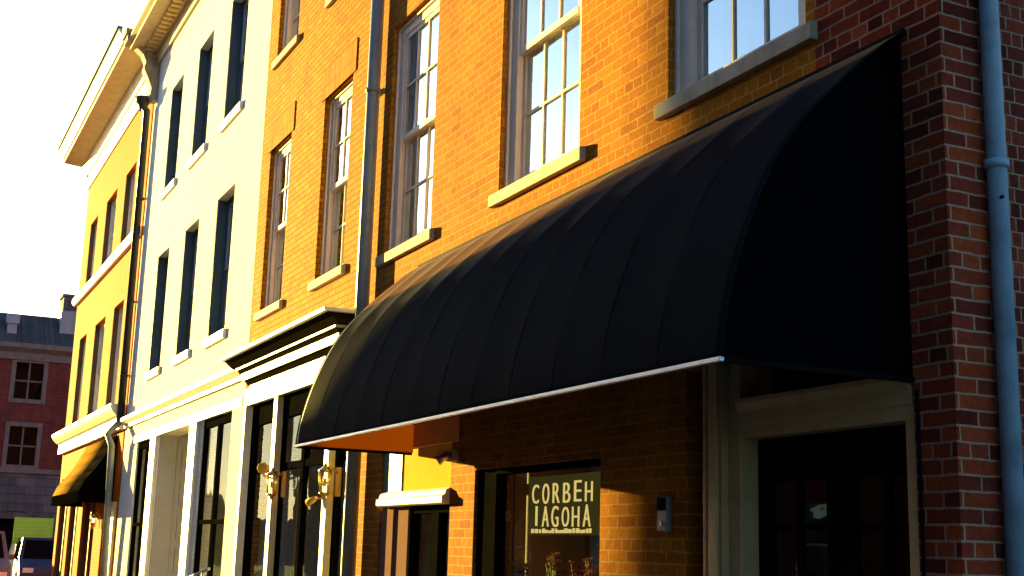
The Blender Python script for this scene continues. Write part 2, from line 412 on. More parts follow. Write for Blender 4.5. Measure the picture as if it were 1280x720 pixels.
def window(par, x0, x1, z0, z1, y=0., rec=.065, cas=.14, cols=3, rows=2, fm=None, sillm=None, sill=.105, blind=None, lint=None, lz=.21, light=True, sashm=None, sp=.045, liner=None):
    fm = fm or M['frame_white']; yf = y+rec; sashm = sashm or fm
    f = MB()
    f.box(x0, x0+cas, yf, yf+.12, z0, z1).box(x1-cas, x1, yf, yf+.12, z0, z1).box(x0+cas, x1-cas, yf, yf+.12, z1-cas*.8, z1).box(x0+cas, x1-cas, yf, yf+.12, z0, z0+.05)
    f.box(x0+.002, x0+.035, yf-.022, yf, z0, z1-.002).box(x1-.035, x1-.002, yf-.022, yf, z0, z1-.002).box(x0+.035, x1-.035, yf-.022, yf, z1-.035, z1-.002)
    w = f.build('window', fm, par, bevel=.004)
    a0, a1, c0, c1 = x0+cas, x1-cas, z0+.05, z1-cas*.8
    mid = (c0+c1)/2
    for (b0, b1, ys) in ((mid-.02, c1, yf+.012), (c0, mid+.02, yf+.048)):
        s = MB(); t = .045; e = .034
        s.box(a0, a0+t, ys, ys+e, b0, b1).box(a1-t, a1, ys, ys+e, b0, b1).box(a0+t, a1-t, ys, ys+e, b1-t, b1).box(a0+t, a1-t, ys-.004, ys+e, b0, b0+t*1.1)
        for k in range(1, cols):
            xm = a0+t+(a1-a0-2*t)*k/cols; s.box(xm-.009, xm+.009, ys+.004, ys+e-.006, b0+t, b1-t)
        for k in range(1, rows):
            zm = b0+t+(b1-b0-2*t)*k/rows; s.box(a0+t, a1-t, ys+.002, ys+e-.004, zm-.009, zm+.009)
        so_ = s.build('sash', sashm, w)
        MB().quad((a0+t-.005, ys+.018, b0+t-.005), (a1-t+.005, ys+.018, b0+t-.005), (a1-t+.005, ys+.018, b1-t+.005), (a0+t-.005, ys+.018, b1-t+.005)).build('pane', M['glass'], w)
    MB().box(x0+.01, x1-.01, yf+.6, yf+.63, z0, z1).build('room_backdrop', M['dark'], w)
    if blind == 'curtain':
        drape(a0, a0+.38*(a1-a0), c0, c1, yf+.2, M['curtain'], w)
        drape(a1-.25*(a1-a0), a1, c0, c1, yf+.2, M['curtain'], w)
    elif blind == 'shade':
        MB().box(a0+.01, a1-.01, yf+.13, yf+.135, mid+.1, c1).build('roller_blind', M['white'], w)
    if liner:
        MB().box(x0+.002, x0+.02, y+.004, yf, z0+.002, z1-.002).build('reveal_lining', liner, w); MB().box(x1-.02, x1-.002, y+.004, yf, z0+.002, z1-.002).build('reveal_lining', liner, w)
    if sill:
        sm = sillm or M['stone']
        MB().prism([(y-sp, z0-sill), (y-sp, z0-.012), (yf-.01, z0+.012), (yf-.01, z0-sill)], x0-.09, x1+.09).build('sill', sm, w, bevel=.006)
    if lint:
        MB().box(x0-.1, x1+.1, y-.012, y+.02, z1, z1+lz).build('lintel', lint, w)
    return w

def cornice(par, x0, x1, z0, prof, y=0., mat=None, name='cornice'):
    """prof: list of (proj, dz) outline from wall bottom outwards to the top"""
    pts = [(y+.02, z0)] + [(y-p, z0+dz) for p, dz in prof] + [(y+.02, z0+prof[-1][1])]
    return MB().prism(pts, x0, x1).build(name, mat or M['white'], par)
def shell(par, x0, x1, y0, y1, z0, z1, sidemat, roofmat=None, sidez=0.):
    """side, back walls and roof of a building (front is built separately)"""
    t = .3
    MB().box(x0, x0+t, y0+.3, y1, z0, z1).box(x1-t, x1, y0+.3, y1, z0, z1).box(x0+t, x1-t, y1-t, y1, z0, z1).build('side_wall', sidemat, par)
    MB().box(x0+t, x1-t, y0+.3, y1-t, z1-.3, z1-.02).build('roof', roofmat or M['slate'], par)

# ================================================================== corner red brick building (awning)
B1 = empty('brick_building', (-7.7, 0, 0), 'red brick corner building with large sash windows above the big rounded black awning', 'building')
wins1 = [(-6.15, -4.87), (-8.50, -7.24), (-10.98, -9.84)]
Z0, Z1 = 4.27, 6.52
ops = [(a, b, Z0, Z1) for a, b in wins1] + [(a, b, 7.7, 9.7) for a, b in wins1]
ops.append((-10.75, -4.2, -1, 2.621))
wall = wall_mb(-11.45, -4.80, 0, 11.2, ops, d=.2)
wall.build('wall', M['brick_red'], B1)
MB().box(-4.2, -3.96, 0, .2, 0, 2.621).box(-4.80, -3.96, 0, .2, 2.621, 11.2).build('shaded_corner_wall', M['brick_red_shaded'], B1)  # end of the same wall, set apart to carry the painted shade tone
for i, (a, b) in enumerate(wins1):
    window(B1, a, b, Z0, Z1, blind='curtain' if i else 'curtain', sillm=M['stone'], lint=None)
    window(B1, a, b, 7.7, 9.7, blind='shade')
# return side wall seen beyond the corner
sw = MB(); sw.box(-4.26, -3.96, .2, .27, 0, 11.2); sw.build('side_pier', M['brick_red_shaded'], B1)
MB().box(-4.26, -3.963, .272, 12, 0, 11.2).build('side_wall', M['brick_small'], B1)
MB().box(-11.45, -11.15, .2, 12, 2.62, 11.2).box(-11.15, -4.26, 11.7, 12, 0, 11.2).build('rear_wall', M['brick_red'], B1)
MB().box(-11.15, -4.26, .2, 11.7, 10.9, 11.15).build('roof', M['slate'], B1)
cornice(B1, -11.45, -3.9, 10.9, [(.08,.0),(.1,.1),(.3,.25),(.35,.45)], mat=M['stone'])
# upper floor slab over the shop front
MB().box(-11.15, -4.26, .202, 3.5, 2.62, 3.2).build('ceiling', M['dark'], B1)
YS = .015
MB().box(-9.24, -8.79, YS, YS+.3, 0, 2.62).build('brick_pier', M['brick_red'], B1)
MB().box(-6.92, -5.98, YS, YS+.3, 0, 2.62).build('brick_pier', M['brick_red'], B1)
MB().box(-8.79, -6.92, YS, YS+.3, 2.19, 2.62).build('shop_lintel', M['brick_red'], B1)
MB().box(-8.79, -6.92, YS, YS+.3, 0, 0.6).build('stall_riser', M['brick_red'], B1)
MB().box(-5.98, -5.79, YS+.12, YS+.2, 0, 2.62).build('dark_panel', M['dark'], B1)
# display window
dw = MB()
dw.box(-8.79, -8.48, YS+.03, YS+.12, .6, 2.19).box(-6.95, -6.92, YS+.03, YS+.12, .6, 2.19).box(-8.48, -6.95, YS+.03, YS+.12, 2.15, 2.19).box(-8.48, -6.95, YS+.03, YS+.12, .6, .68)
D = dw.build('display_window', M['black'], B1)
MB().quad((-8.49, YS+.07, .66), (-6.93, YS+.07, .66), (-6.93, YS+.07, 2.17), (-8.49, YS+.07, 2.17)).build('pane', M['glass_shop'], D)
MB().box(-8.7, -6.5, .13, .9, 0, 1.2).build('display_shelf', M['brown'], D)
MB().box(-10.3, -6.0, 2.6, 2.65, 0, 2.6).build('back_wall', M['interior'], D)
MB().box(-10.45, -9.82, .8, .85, 0, 2.6).build('partition', M['cream'], D); MB().box(-9.82, -8.6, .86, .9, 0, 2.6).build('grey_partition', M['taupe'], D)
MB().box(-10.9, -4.3, .33, 3.5, -.1, .02).build('shop_floor', M['brown'], B1)
# door surround
ds = MB()
ds.box(-5.79, -5.70, YS-.02, YS+.20, 0, 2.62).box(-5.70, -5.57, YS-.05, YS+.20, 0, 2.62).box(-5.57, -5.465, YS-.01, YS+.20, 0, 2.62)
ds.box(-5.77, -5.74, YS-.035, YS-.02, 0, 2.62).box(-5.675, -5.595, YS-.065, YS-.05, .3, 2.62)
ds.box(-4.285, -4.21, YS+.01, YS+.20, 0, 2.62)
DS = ds.build('door_surround', M['ochre_trim'], B1, bevel=.006)
MB().prism([(YS+.19, 2.21), (YS+.0, 2.21), (YS+.0, 2.275), (YS-.012, 2.28), (YS-.012, 2.345), (YS-.025, 2.35), (YS-.045, 2.385), (YS-.045, 2.41), (YS+.19, 2.42)], -5.465, -4.22).build('transom_bar', M['ochre_trim'], DS, bevel=.004)
MB().quad((-5.465, YS+.1, 2.42), (-4.21, YS+.1, 2.42), (-4.21, YS+.1, 2.62), (-5.465, YS+.1, 2.62)).build('transom_pane', M['glass_shop'], DS)
DY = YS+.10
def leaf(x0, x1, hinge):
    d = MB(); t = .05
    d.box(x0, x0+.09, DY, DY+t, 0, 2.21).box(x1-.09, x1, DY, DY+t, 0, 2.21).box(x0+.09, x1-.09, DY, DY+t, 1.99, 2.21).box(x0+.09, x1-.09, DY, DY+t, 0, .3)
    xm = (x0+x1)/2; d.box(xm-.016, xm+.016, DY+.008, DY+t-.01, .3, 1.99)
    for z in (.78, 1.27, 1.76): d.box(x0+.09, x1-.09, DY+.01, DY+t-.012, z-.014, z+.014)
    o = d.build('door', M['black'], B1, bevel=.004)
    MB().quad((x0+.08, DY+.025, .29), (x1-.08, DY+.025, .29), (x1-.08, DY+.025, 2.0), (x0+.08, DY+.025, 2.0)).build('pane', M['glass_shop'], o)
    hx = x1-.045 if hinge < 0 else x0+.045
    MB().tube([(hx, DY, 1.0), (hx, DY-.05, 1.02), (hx, DY-.05, 1.28), (hx, DY, 1.3)], .008).build('handle', M['brass'], o)
leaf(-5.465, -4.84, -1); leaf(-4.835, -4.21, 1)
# left shop bay: green board, yellow panel, moulding, narrow window
MB().box(-10.75, -10.30, YS, YS+.1, 2.08, 2.62).build('green_board', M['green_door'], B1)
MB().box(-10.30, -9.24, YS+.01, YS+.1, 2.08, 2.43).build('fascia_panel', M['yellow_panel'], B1)
MB().box(-10.30, -10.25, YS, YS+.1, 2.43, 2.62).build('green_board', M['green_door'], B1)
MB().box(-10.25, -9.09, YS-.01, YS+.1, 2.43, 2.62).build('orange_lit_header', M['ochre'], B1)  # header wall, with the filtered orange light put into its colour
bm = MB(); bm.prism([(YS, 1.95), (YS-.05, 1.95), (YS-.07, 1.96), (YS-.07, 2.01), (YS-.045, 2.025), (YS-.035, 2.06), (YS, 2.08)], -10.70, -9.245).build('shelf_moulding', M['white'], B1, bevel=.004)
nf = MB()
nf.box(-10.75, -10.45, YS+.0, YS+.14, 0, 1.95).box(-10.45, -10.15, YS+.02, YS+.16, 0, 1.95)
NF = nf.build('narrow_window', M['shaded_wood'], B1, bevel=.004)
nb = MB(); nb.box(-10.15, -10.12, YS+.04, YS+.12, 0, 1.95).box(-9.72, -9.55, YS+.04, YS+.12, 0, 1.95).box(-10.12, -9.72, YS+.04, YS+.12, 1.89, 1.95).box(-9.55, -9.24, YS+.04, YS+.12, 1.89, 1.95).box(-9.28, -9.24, YS+.04, YS+.12, 0, 1.89)
nb.box(-10.12, -9.72, YS+.07, YS+.10, 1.70, 1.715).box(-9.55, -9.28, YS+.07, YS+.10, 1.70, 1.715)
nb.build('sash', M['black'], NF)
MB().quad((-10.12, YS+.08, 0), (-9.26, YS+.08, 0), (-9.26, YS+.08, 1.9), (-10.12, YS+.08, 1.9)).build('pane', M['glass_shop'], NF)
MB().box(-10.13, -9.25, YS+.14, YS+.145, 0, 1.9).build('blind', M['gold'], NF)

# ------------------------------------------------------------------ the big awning
AW = empty('awning', (-7.1, 0, 2.38), 'large rounded black fabric awning with a silver front edge over the corner shop front', 'awning')
prof = [(0,3.99),(-.12,3.90),(-.25,3.785),(-.39,3.655),(-.53,3.515),(-.645,3.38),(-.745,3.225),(-.825,3.06),(-.897,2.88),(-.952,2.70),(-.988,2.54),(-1.005,2.385)]
def smoothprof(p, n=36):
    # Catmull-Rom resample
    out = []; m = len(p)-1
    for i in range(n+1):
        t = i/n*m; k = min(int(t), m-1); f = t-k
        P = [p[max(0, k-1)], p[k], p[k+1], p[min(m, k+2)]]
        out.append(tuple(.5*((2*P[1][j])+(-P[0][j]+P[2][j])*f+(2*P[0][j]-5*P[1][j]+4*P[2][j]-P[3][j])*f*f+(-P[0][j]+3*P[1][j]-3*P[2][j]+P[3][j])*f**3) for j in (0, 1)))
    return out
SP = smoothprof(prof)
XL, XR, NP = -10.05, -4.2, 12
fab = MB(); sub = 8; nx = NP*sub; rng = random.Random(3)
tens = [rng.uniform(.004, .009) for _ in range(NP)]
grid = []
for i in range(nx+1):
    u = i/sub; k = min(int(u), NP-1); f = u-k
    sag = tens[k]*4*f*(1-f)
    x = XL+(XR-XL)*i/nx; row = []
    for j, (yy, zz) in enumerate(SP):
        a = SP[max(0, j-1)]; b = SP[min(len(SP)-1, j+1)]
        ty, tz = b[0]-a[0], b[1]-a[1]; l = math.hypot(ty, tz); ny, nz = -(-tz)/l, -ty/l   # outward
        w = math.sin(math.pi*min(1, j/(len(SP)-1)))**.5 if 0 < j < len(SP)-1 else 0
        s_ = -sag*w + .0008*math.sin(x*7+j*.35)*w
        oy, oz = (tz/l, -ty/l)
        if oy > 0: oy, oz = -oy, -oz
        row.append((x, yy+oy*s_, zz+oz*s_))
    grid.append(row)
n = len(SP)
for r in grid: fab.v += r
for i in range(nx):
    for j in range(n-1):
        fab.f.append((i*n+j, i*n+j+1, (i+1)*n+j+1, (i+1)*n+j)); fab.sm.append(True)
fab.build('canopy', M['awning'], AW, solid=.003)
for k in range(NP+1):
    x = XL+(XR-XL)*k/NP
    hw = .007; seam = MB()
    for j in range(n-1):
        (a, b), (c, e) = SP[j], SP[j+1]
        q = .0010
        seam.quad((x-hw, a-q, b+q*.5), (x-hw, c-q, e+q*.5), (x+hw, c-q, e+q*.5), (x+hw, a-q, b+q*.5), smooth=True)
    seam.build('seam', M['seam'], AW, solid=.0012)
def endpanel(x, mat):
    e = MB(); q = [(x, a, b) for a, b in SP] + [(x, .006, 2.385), (x, .006, 3.985)]
    e.quad(*q); return e.build('end_panel', mat, AW, solid=.003)
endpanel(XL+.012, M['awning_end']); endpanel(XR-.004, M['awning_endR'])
MB().box(XL, XR+.002, -1.017, -.995, 2.372, 2.392).build('front_bar', M['silver'], AW, bevel=.003)
MB().box(XL-.01, XL+.012, -.99, 0, 2.368, 2.390).build('side_bar', M['black'], AW)
MB().box(XR-.012, XR+.01, -.99, 0, 2.368, 2.390).build('side_bar', M['black'], AW)
MB().box(XL-.01, XR+.03, -.016, -.001, 3.965, 3.998).build('head_flashing', M['dark'], AW)
for k in range(1, NP, 3):
    x = XL+(XR-XL)*k/NP
    MB().tube([(x, a+.02, b-.02) for a, b in SP[2:-3]], .011, 8).build('frame_rib', M['black'], AW)

# ------------------------------------------------------------------ pipes
def bracket_ring(mb, c, r, z): mb.lathe([(r+.003, -.02), (r+.014, -.018), (r+.014, .018), (r+.003, .02)], (c[0], c[1], z), 20)
pr = empty('downpipe', (-3.912, .252, 0), 'thick blue-grey downpipe on the shaded brick side wall at the right edge', 'downpipe')
MB().tube([(-3.912, .252, 0), (-3.912, .252, 11)], .043, 24).build('pipe', M['grey_metal'], pr)
cl = MB(); bracket_ring(cl, (-3.912, .252), .040, 3.32)
cl.build('joint_collar', M['grey_metal'], pr)
MB().tube([(-3.912+.036, .252-.02, 3.16), (-3.912+.048, .252-.026, 3.16)], .008, 10).build('bolt', M['dark'], pr)
pb = empty('downpipe', (-11.24, -.11, 0), 'grey downpipe between the two orange brick fronts, left of the big awning', 'downpipe')
MB().tube([(-11.24, -.09, 0), (-11.24, -.09, 10.7)], .065, 20).build('pipe', M['pipe_grey'], pb)
for z in (2.9, 5.95, 8.6):
    cl = MB(); bracket_ring(cl, (-11.24, -.09), .063, z); cl.box(-11.33, -11.15, -.02, 0.0, z-.02, z+.02).box(-11.27, -11.21, -.08, 0.0, z-.015, z+.015)
    cl.build('pipe_bracket', M['pipe_grey'], pb)

# ================================================================== orange brick building
B2 = empty('brick_building', (-13.6, 0, 0), 'orange brick row building with tall narrow sash windows beside the cream white front', 'building')
w2 = [(-15.30, -14.38), (-13.10, -12.16)]
ops = [(a, b, 4.40, 6.46) for a, b in w2] + [(a, b, 7.68, 9.6) for a, b in w2] + [(-15.45, -11.6, -1, 3.27)]
wall_mb(-15.73, -11.452, 0, 11.4, ops, d=.22).build('wall', M['brick_orange'], B2)
for a, b in w2:
    window(B2, a, b, 4.40, 6.46, rec=.075, cas=.11, cols=2, rows=2, blind='curtain', lint=M['soldier_orange'], lz=.36, sillm=M['stone_yellow'])
    window(B2, a, b, 7.68, 9.6, rec=.075, cas=.11, cols=2, rows=2, blind='curtain', lint=M['soldier_orange'], lz=.36, sillm=M['stone_yellow'])
shell(B2, -15.73, -11.452, -.08, 12, 3.4, 11.4, M['brick_orange'])
cornice(B2, -15.73, -11.46, 11.0, [(.1,0),(.15,.15),(.35,.3),(.4,.45)], mat=M['stone'])
# shop front cornice and fascia
MB().box(-15.52, -11.50, -.06, 0.0, 3.25, 3.46).build('fascia_board', M['white'], B2, bevel=.004)
M['dark_band'] = paint('dark_band', (.018,.014,.008), .8, .2, 4, spec=0)
zc = 3.462
for hgt_, p0, p1, mm_ in ((.03, .06, .06, 'white'), (.055, .07, .12, 'dark_band'), (.085, .14, .155, 'white'), (.04, .165, .19, 'dark_band'), (.025, .21, .21, 'white'), (.095, .22, .33, 'dark_band'), (.032, .375, .385, 'white')):
    MB().prism([(.01, zc), (-p0, zc), (-p1, zc+hgt_), (.01, zc+hgt_)], -15.62+.38-p1, -11.48-.38+p1).build('cornice_moulding', M[mm_], B2); zc += hgt_
# posts
def post(x, w=.12, y0=-.06, y1=.10, m='white', z1=3.25):
    return MB().box(x-w/2, x+w/2, y0, y1, 0, z1).build('post', M[m], B2, bevel=.006)
post(-14.17, .14, -.04, .08, 'cream'); post(-12.22, .14, -.04, .08, 'cream'); post(-11.63, .07, -.02, .1)
post(-15.47, .10)
sf = MB()
for a, b in ((-15.42, -14.32), (-14.22, -12.30), (-12.20, -11.66)):
    sf.box(a, a+.12, .03, .10, 0, 3.25).box(b-.12, b, .03, .10, 0, 3.25).box(a+.12, b-.12, .03, .10, 3.0, 3.25).box(a+.12, b-.12, .03, .10, 0, .5).box(a+.12, b-.12, .04, .09, 2.42, 2.5)
sf.box(-13.3, -13.2, .03, .10, .5, 3.0)
SF = sf.build('shop_front', M['black'], B2, bevel=.004)
MB().quad((-15.3, .06, .5), (-11.7, .06, .5), (-11.7, .06, 3.0), (-15.3, .06, 3.0)).build('pane', M['glass_dull'], SF)
MB().box(-15.4, -11.62, 1.8, 1.85, 0, 3.25).build('back_wall', M['interior'], SF)
MB().box(-14.95, -14.55, .5, .52, .5, 3.2).build('gold_drape', M['gold'], SF)
MB().box(-15.72, -11.46, .22, 6, 3.27, 3.4).build('ceiling', M['dark'], B2)

# ================================================================== white building
B3 = empty('white_building', (-20, 0, 0), 'cream white painted row building with dark narrow windows and a bracketed cornice', 'building')
w3 = [(-22.5, -21.5), (-20.30, -19.27), (-18.13, -17.08)]
ops = [(a, b, 4.45, 6.5) for a, b in w3] + [(a, b, 7.68, 9.6) for a, b in w3]
ops += [(-22.95, -21.55, -1, 3.28), (-21.05, -18.75, -1, 3.28), (-18.0, -16.30, -1, 3.28)]
wall_mb(-24.28, -15.732, 0, 11.3, ops, d=.3).build('wall', M['stucco'], B3)
for a, b in w3:
    for z in ((4.45, 6.5), (7.68, 9.6)):
        window(B3, a, b, *z, rec=.15, cas=.07, cols=1, rows=1, fm=M['navy'], sashm=M['greywood'], sillm=M['white'], blind='curtain', sill=.14, liner=M['navy'])
shell(B3, -24.28, -15.732, 0, 12, 0, 11.3, M['stucco'])
cornice(B3, -24.28, -15.732, 3.62, [(.04,0),(.04,.05),(.12,.12),(.12,.17),(.07,.19)], mat=M['white'], name='string_course')
MB().box(-23.1, -15.74, -.035, 0, 3.28, 3.40).build('shop_fascia', M['white'], B3)
# main cornice: soffit of shadowed timber with a brick-red board
C3 = cornice(B3, -24.28, -15.74, 10.62, [(.05,0),(.08,.2),(.10,.24),(.55,.27),(.55,.34),(.62,.38),(.62,.46),(.72,.60),(.72,.66)], mat=M['cream'])
d0 = None
for k in range(40):
    x = -24.1+k*.21
    if d0 is None: d0 = MB().box(x, x+.10, -.32, -.14, 10.80, 10.888).build('dentil', M['stone_yellow'], C3)
    else:
        q = d0.copy(); COL.objects.link(q); q.parent = C3; q.location = (k*.21, 0, 0)
def corbel(par, x, z, s=1., mat=None):
    p = [(.0, 0), (-.10, .02), (-.14, .12), (-.13, .25), (-.20, .42), (-.30, .62), (-.27, .75), (-.34, .90), (-.52, 1.05), (-.56, 1.10), (0, 1.10)]
    return MB().prism([(a*s, z+b*s) for a, b in p], x-.14, x+.14).build('corbel', mat or M['stone'], par, bevel=.02)
corbel(B3, -24.12, 9.86, 1.0); MB().box(-24.34, -23.94, -.66, .0, 10.96, 11.08).box(-24.38, -23.9, -.70, .0, 11.08, 11.2).build('corbel_cap', M['stone'], B3, bevel=.015)
# ground floor: left dark window, panelled recessed door, right dark window
def darkfront(a, b, par, ytop=3.28, y=.03):
    d = MB(); d.box(a, a+.1, y, y+.06, 0, ytop).box(b-.1, b, y, y+.06, 0, ytop).box(a+.1, b-.1, y, y+.06, ytop-.12, ytop).box((a+b)/2-.05, (a+b)/2+.05, y, y+.06, 0, ytop-.12).box(a+.1, b-.1, y, y+.06, 0, .5).box(a+.1, b-.1, y, y+.05, 1.85, 1.91)
    o = d.build('shop_window', M['black'], par, bevel=.004)
    MB().quad((a+.1, y+.03, .5), (b-.1, y+.03, .5), (b-.1, y+.03, ytop-.12), (a+.1, y+.03, ytop-.12)).build('pane', M['glass_dull'], o)
    MB().box(a, b, y+.9, y+.95, 0, ytop).build('back_wall', M['dark'], o)
    return o
darkfront(-22.95, -21.55, B3); darkfront(-18.0, -16.30, B3)
for a in (-21.3, -18.37):
    MB().box(a-.21, a+.21, -.05, .0, 0, 3.28).build('pilaster', M['white'], B3, bevel=.008)
MB().box(-21.05, -18.75, .95, 1.0, 0, 3.28).build('inner_door', M['greywood'], B3)
pd = MB(); pd.box(-21.06, -21.03, .302, .95, 0, 3.28).box(-21.06, -21.028, .02, .30, 0, 3.28)
for z in (.1, .62, 1.14, 1.66, 2.18, 2.70):
    pd.box(-21.03, -20.99, .38, .90, z, z+.38)
pd.build('panelled_reveal', M['greywood'], B3, bevel=.006)
MB().box(-18.78, -18.74, .3, .95, 0, 3.28).box(-21.05, -18.75, .3, .95, 3.28, 3.32).build('door_reveal', M['greywood'], B3)
pj = MB()
pj.box(-16.2, -15.50, -.03, .0, 0, 3.28); pj.build('painted_brick_pier', M['brick_white'], B3)
db = empty('downpipe', (-24.36, -.1, 0), 'black downpipe running down the joint of the white and the yellow building', 'downpipe')
MB().tube([(-24.36, -.30, 9.95), (-24.36, -.12, 9.75), (-24.36, -.10, 3.75)], .07, 12).build('pipe', M['pipe_dark'], db)
MB().lathe([(.07, -.1), (.09, 0), (.15, .1), (.15, .16)], (-24.36, -.2, 9.85), 12).build('hopper', M['pipe_dark'], db)
MB().tube([(-24.36, -.10, 3.75), (-24.36, -.30, 3.5), (-24.30, -.22, 3.3), (-24.30, -.12, 0)], .06, 12).build('lower_pipe', M['pipe_grey'], db)
for z in (8.0, 6.0, 4.6):
    brk = MB(); bracket_ring(brk, (-24.36, -.10), .07, z); brk.build('pipe_bracket', M['pipe_dark'], db)

# ================================================================== yellow building
B4 = empty('yellow_building', (-28.7, 0, 0), 'bright ochre yellow building at the end of the row with a deep overhanging cornice', 'building')
w4 = [(-31.9, -30.75), (-29.5, -28.05), (-27.0, -25.8)]
ops = [(a, b, 4.20, 6.3) for a, b in w4] + [(a, b, 7.5, 9.15) for a, b in w4]
gf = [(-32.6, -31.2), (-30.75, -29.5), (-28.8, -27.0), (-26.0, -25.0)]
ops += [(a, b, -1, 3.0) for a, b in gf]
wall_mb(-33.0, -24.45, 0, 11.2, ops, d=.3).build('wall', M['brick_yellow'], B4)
MB().box(-24.45, -24.285, .12, 1.0, 0, 11.2).build('party_wall', M['brick_yellow'], B4)
for a, b in w4:
    window(B4, a, b, 4.20, 6.3, rec=.13, cas=.09, cols=2, rows=1, blind='curtain', sill=.0, fm=M['white'], liner=M['brown'])
    window(B4, a, b, 7.5, 9.15, rec=.13, cas=.09, cols=2, rows=1, blind='curtain', sill=.0, fm=M['white'], liner=M['brown'])
shell(B4, -33.0, -24.45, 0, 12, 0, 11.2, M['brick_yellow'])
MB().prism([(0, 7.30), (-.08, 7.30), (-.12, 7.36), (-.12, 7.46), (0, 7.5)], -33.08, -24.46).build('sill_band', M['white'], B4)
cornice(B4, -33.1, -24.46, 3.62, [(.10,0),(.10,.22),(.16,.25),(.24,.33),(.28,.40),(.28,.46)], mat=M['white'], name='shop_cornice')
MB().box(-33.02, -24.46, -.03, 0, 10.32, 10.74).build('frieze', M['white'], B4)
C4 = cornice(B4, -33.4, -24.46, 10.745, [(.06,0),(.12,.10),(.14,.16),(.16,.24),(.62,.28),(.62,.36),(.66,.38),(.70,.50),(.76,.56),(.76,.62)], mat=M['cream'])
MB().box(-33.45, -24.46, -.80, -.70, 11.37, 11.41).build('gutter', M['green_door'], C4)
for a, b in gf:
    d = MB(); d.box(a, a+.1, .05, .12, 0, 3.0).box(b-.1, b, .05, .12, 0, 3.0).box(a+.1, b-.1, .05, .12, 2.85, 3.0).box((a+b)/2-.04, (a+b)/2+.04, .05, .12, 0, 2.85)
    o = d.build('shop_window', M['brown'], B4)
    MB().quad((a+.1, .09, 0), (b-.1, .09, 0), (b-.1, .09, 2.85), (a+.1, .09, 2.85)).build('pane', M['glass_dull'], o)
    MB().box(a, b, .8, .85, 0, 3).build('back_wall', M['dark'], o)
MB().box(-24.95, -24.5, -.05, 0, 0, 2.3).build('pilaster', M['cream'], B4)
# its awning
A4 = empty('awning', (-26.8, 0, 2.3), 'small black sloped awning with a sunlit front on the ochre yellow building', 'awning')
ap = [(-.02, 3.56), (-.12, 3.33), (-.24, 3.10), (-.40, 2.86), (-.54, 2.68), (-.62, 2.48)]
mb = MB()
for j in range(len(ap)-1):
    mb.quad((-28.9, ap[j][0], ap[j][1]), (-28.9, ap[j+1][0], ap[j+1][1]), (-25.05, ap[j+1][0], ap[j+1][1]), (-25.05, ap[j][0], ap[j][1]), smooth=True)
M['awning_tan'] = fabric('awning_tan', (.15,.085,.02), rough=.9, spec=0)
mb.build('canopy', M['awning_tan'], A4, solid=.01)
for x in (-28.9, -25.05):
    MB().quad(*[(x, a, b) for a, b in ap], (x, -.62, 2.28), (x, 0, 2.28)).build('end_panel', M['awning_endR'], A4, solid=.006)
MB().box(-28.9, -25.05, -.627, -.617, 2.27, 2.48).build('valance', M['awning_endR'], A4)

# ================================================================== red building closing the street
B5 = empty('red_building', (-52, 3, 0), 'distant red brick building with grey slate roof and dark stone ground floor', 'building')
X5 = -52.
def xwall(y0, y1, z0, z1, ops, mat, name, par, d=.3):
    """wall facing +x on plane X5, built by turning a front wall"""
    mb = wall_mb(y0, y1, z0, z1, ops, y=0, d=d)
    mb.v = [(X5-v[1], v[0], v[2]) for v in mb.v]
    return mb.build(name, mat, par)
cols5 = [0.35+2.45*k for k in range(4)]
cols5 = [c for c in cols5]
up5 = [(c-.05, c+.95, 6.8, 8.2) for c in cols5]; lo5 = [(c-.05, c+.95, 4.3, 5.75) for c in cols5]
xwall(-1.2, 10, 4.15, 8.45, up5+lo5, M['brick_far'], 'wall', B5)
xwall(-1.2, 10, 0, 4.15, [(-.3, 1.95, -1, 2.3), (3.2, 5.4, -1, 2.3), (6.6, 8.8, -1, 2.3)], M['greystone'], 'stone_base', B5)
for y0, y1, z0, z1 in up5+lo5:
    f = MB(); t = .16
    f.box(X5-.1, X5+.03, y0-t, y0, z0-t, z1+t).box(X5-.1, X5+.03, y1, y1+t, z0-t, z1+t).box(X5-.1, X5+.03, y0, y1, z1, z1+t).box(X5-.1, X5+.06, y0, y1, z0-t, z0)
    f.box(X5-.14, X5-.09, (y0+y1)/2-.03, (y0+y1)/2+.03, z0, z1).box(X5-.14, X5-.09, y0, y1, (z0+z1)/2-.03, (z0+z1)/2+.03)
    w = f.build('window', M['darkstone'], B5)
    MB().quad((X5-.12, y0, z0), (X5-.12, y1, z0), (X5-.12, y1, z1), (X5-.12, y0, z1)).build('pane', M['glass_dark'], w)
    MB().box(X5-.7, X5-.65, y0, y1, z0, z1).build('room_backdrop', M['dark'], w)
for yc in (.82, 4.3, 7.7):
    n = 14; ar = MB()
    for k in range(n):
        a, b = math.pi*k/n, math.pi*(k+1)/n
        p = [(X5+.06, yc+r*math.cos(q), 1.75+r*.8*math.sin(q)) for r, q in ((1.05, a), (1.32, a), (1.32, b), (1.05, b))]
        ar.quad(*p); ar.quad(p[0], p[3], (X5-.3, p[3][1], p[3][2]), (X5-.3, p[0][1], p[0][2])); ar.quad(p[1], p[2], (X5, p[2][1], p[2][2]), (X5, p[1][1], p[1][2]))
        # spandrel closing the square opening above the arch
        ar.quad((X5-.02, yc+1.2*math.cos(a), 1.75+.96*math.sin(a)), (X5-.02, yc+1.2*math.cos(b), 1.75+.96*math.sin(b)), (X5-.02, yc+1.2*math.cos(b), 2.75), (X5-.02, yc+1.2*math.cos(a), 2.75))
    ar.build('arch', M['greystone'], B5)
MB().box(X5-1.2, X5-1.1, -1, 10, 0, 4).build('recess_wall', M['dark'], B5)
MB().box(X5-.02, X5+.10, -1.2, 10, 4.0, 4.18).build('string_course', M['darkstone'], B5)
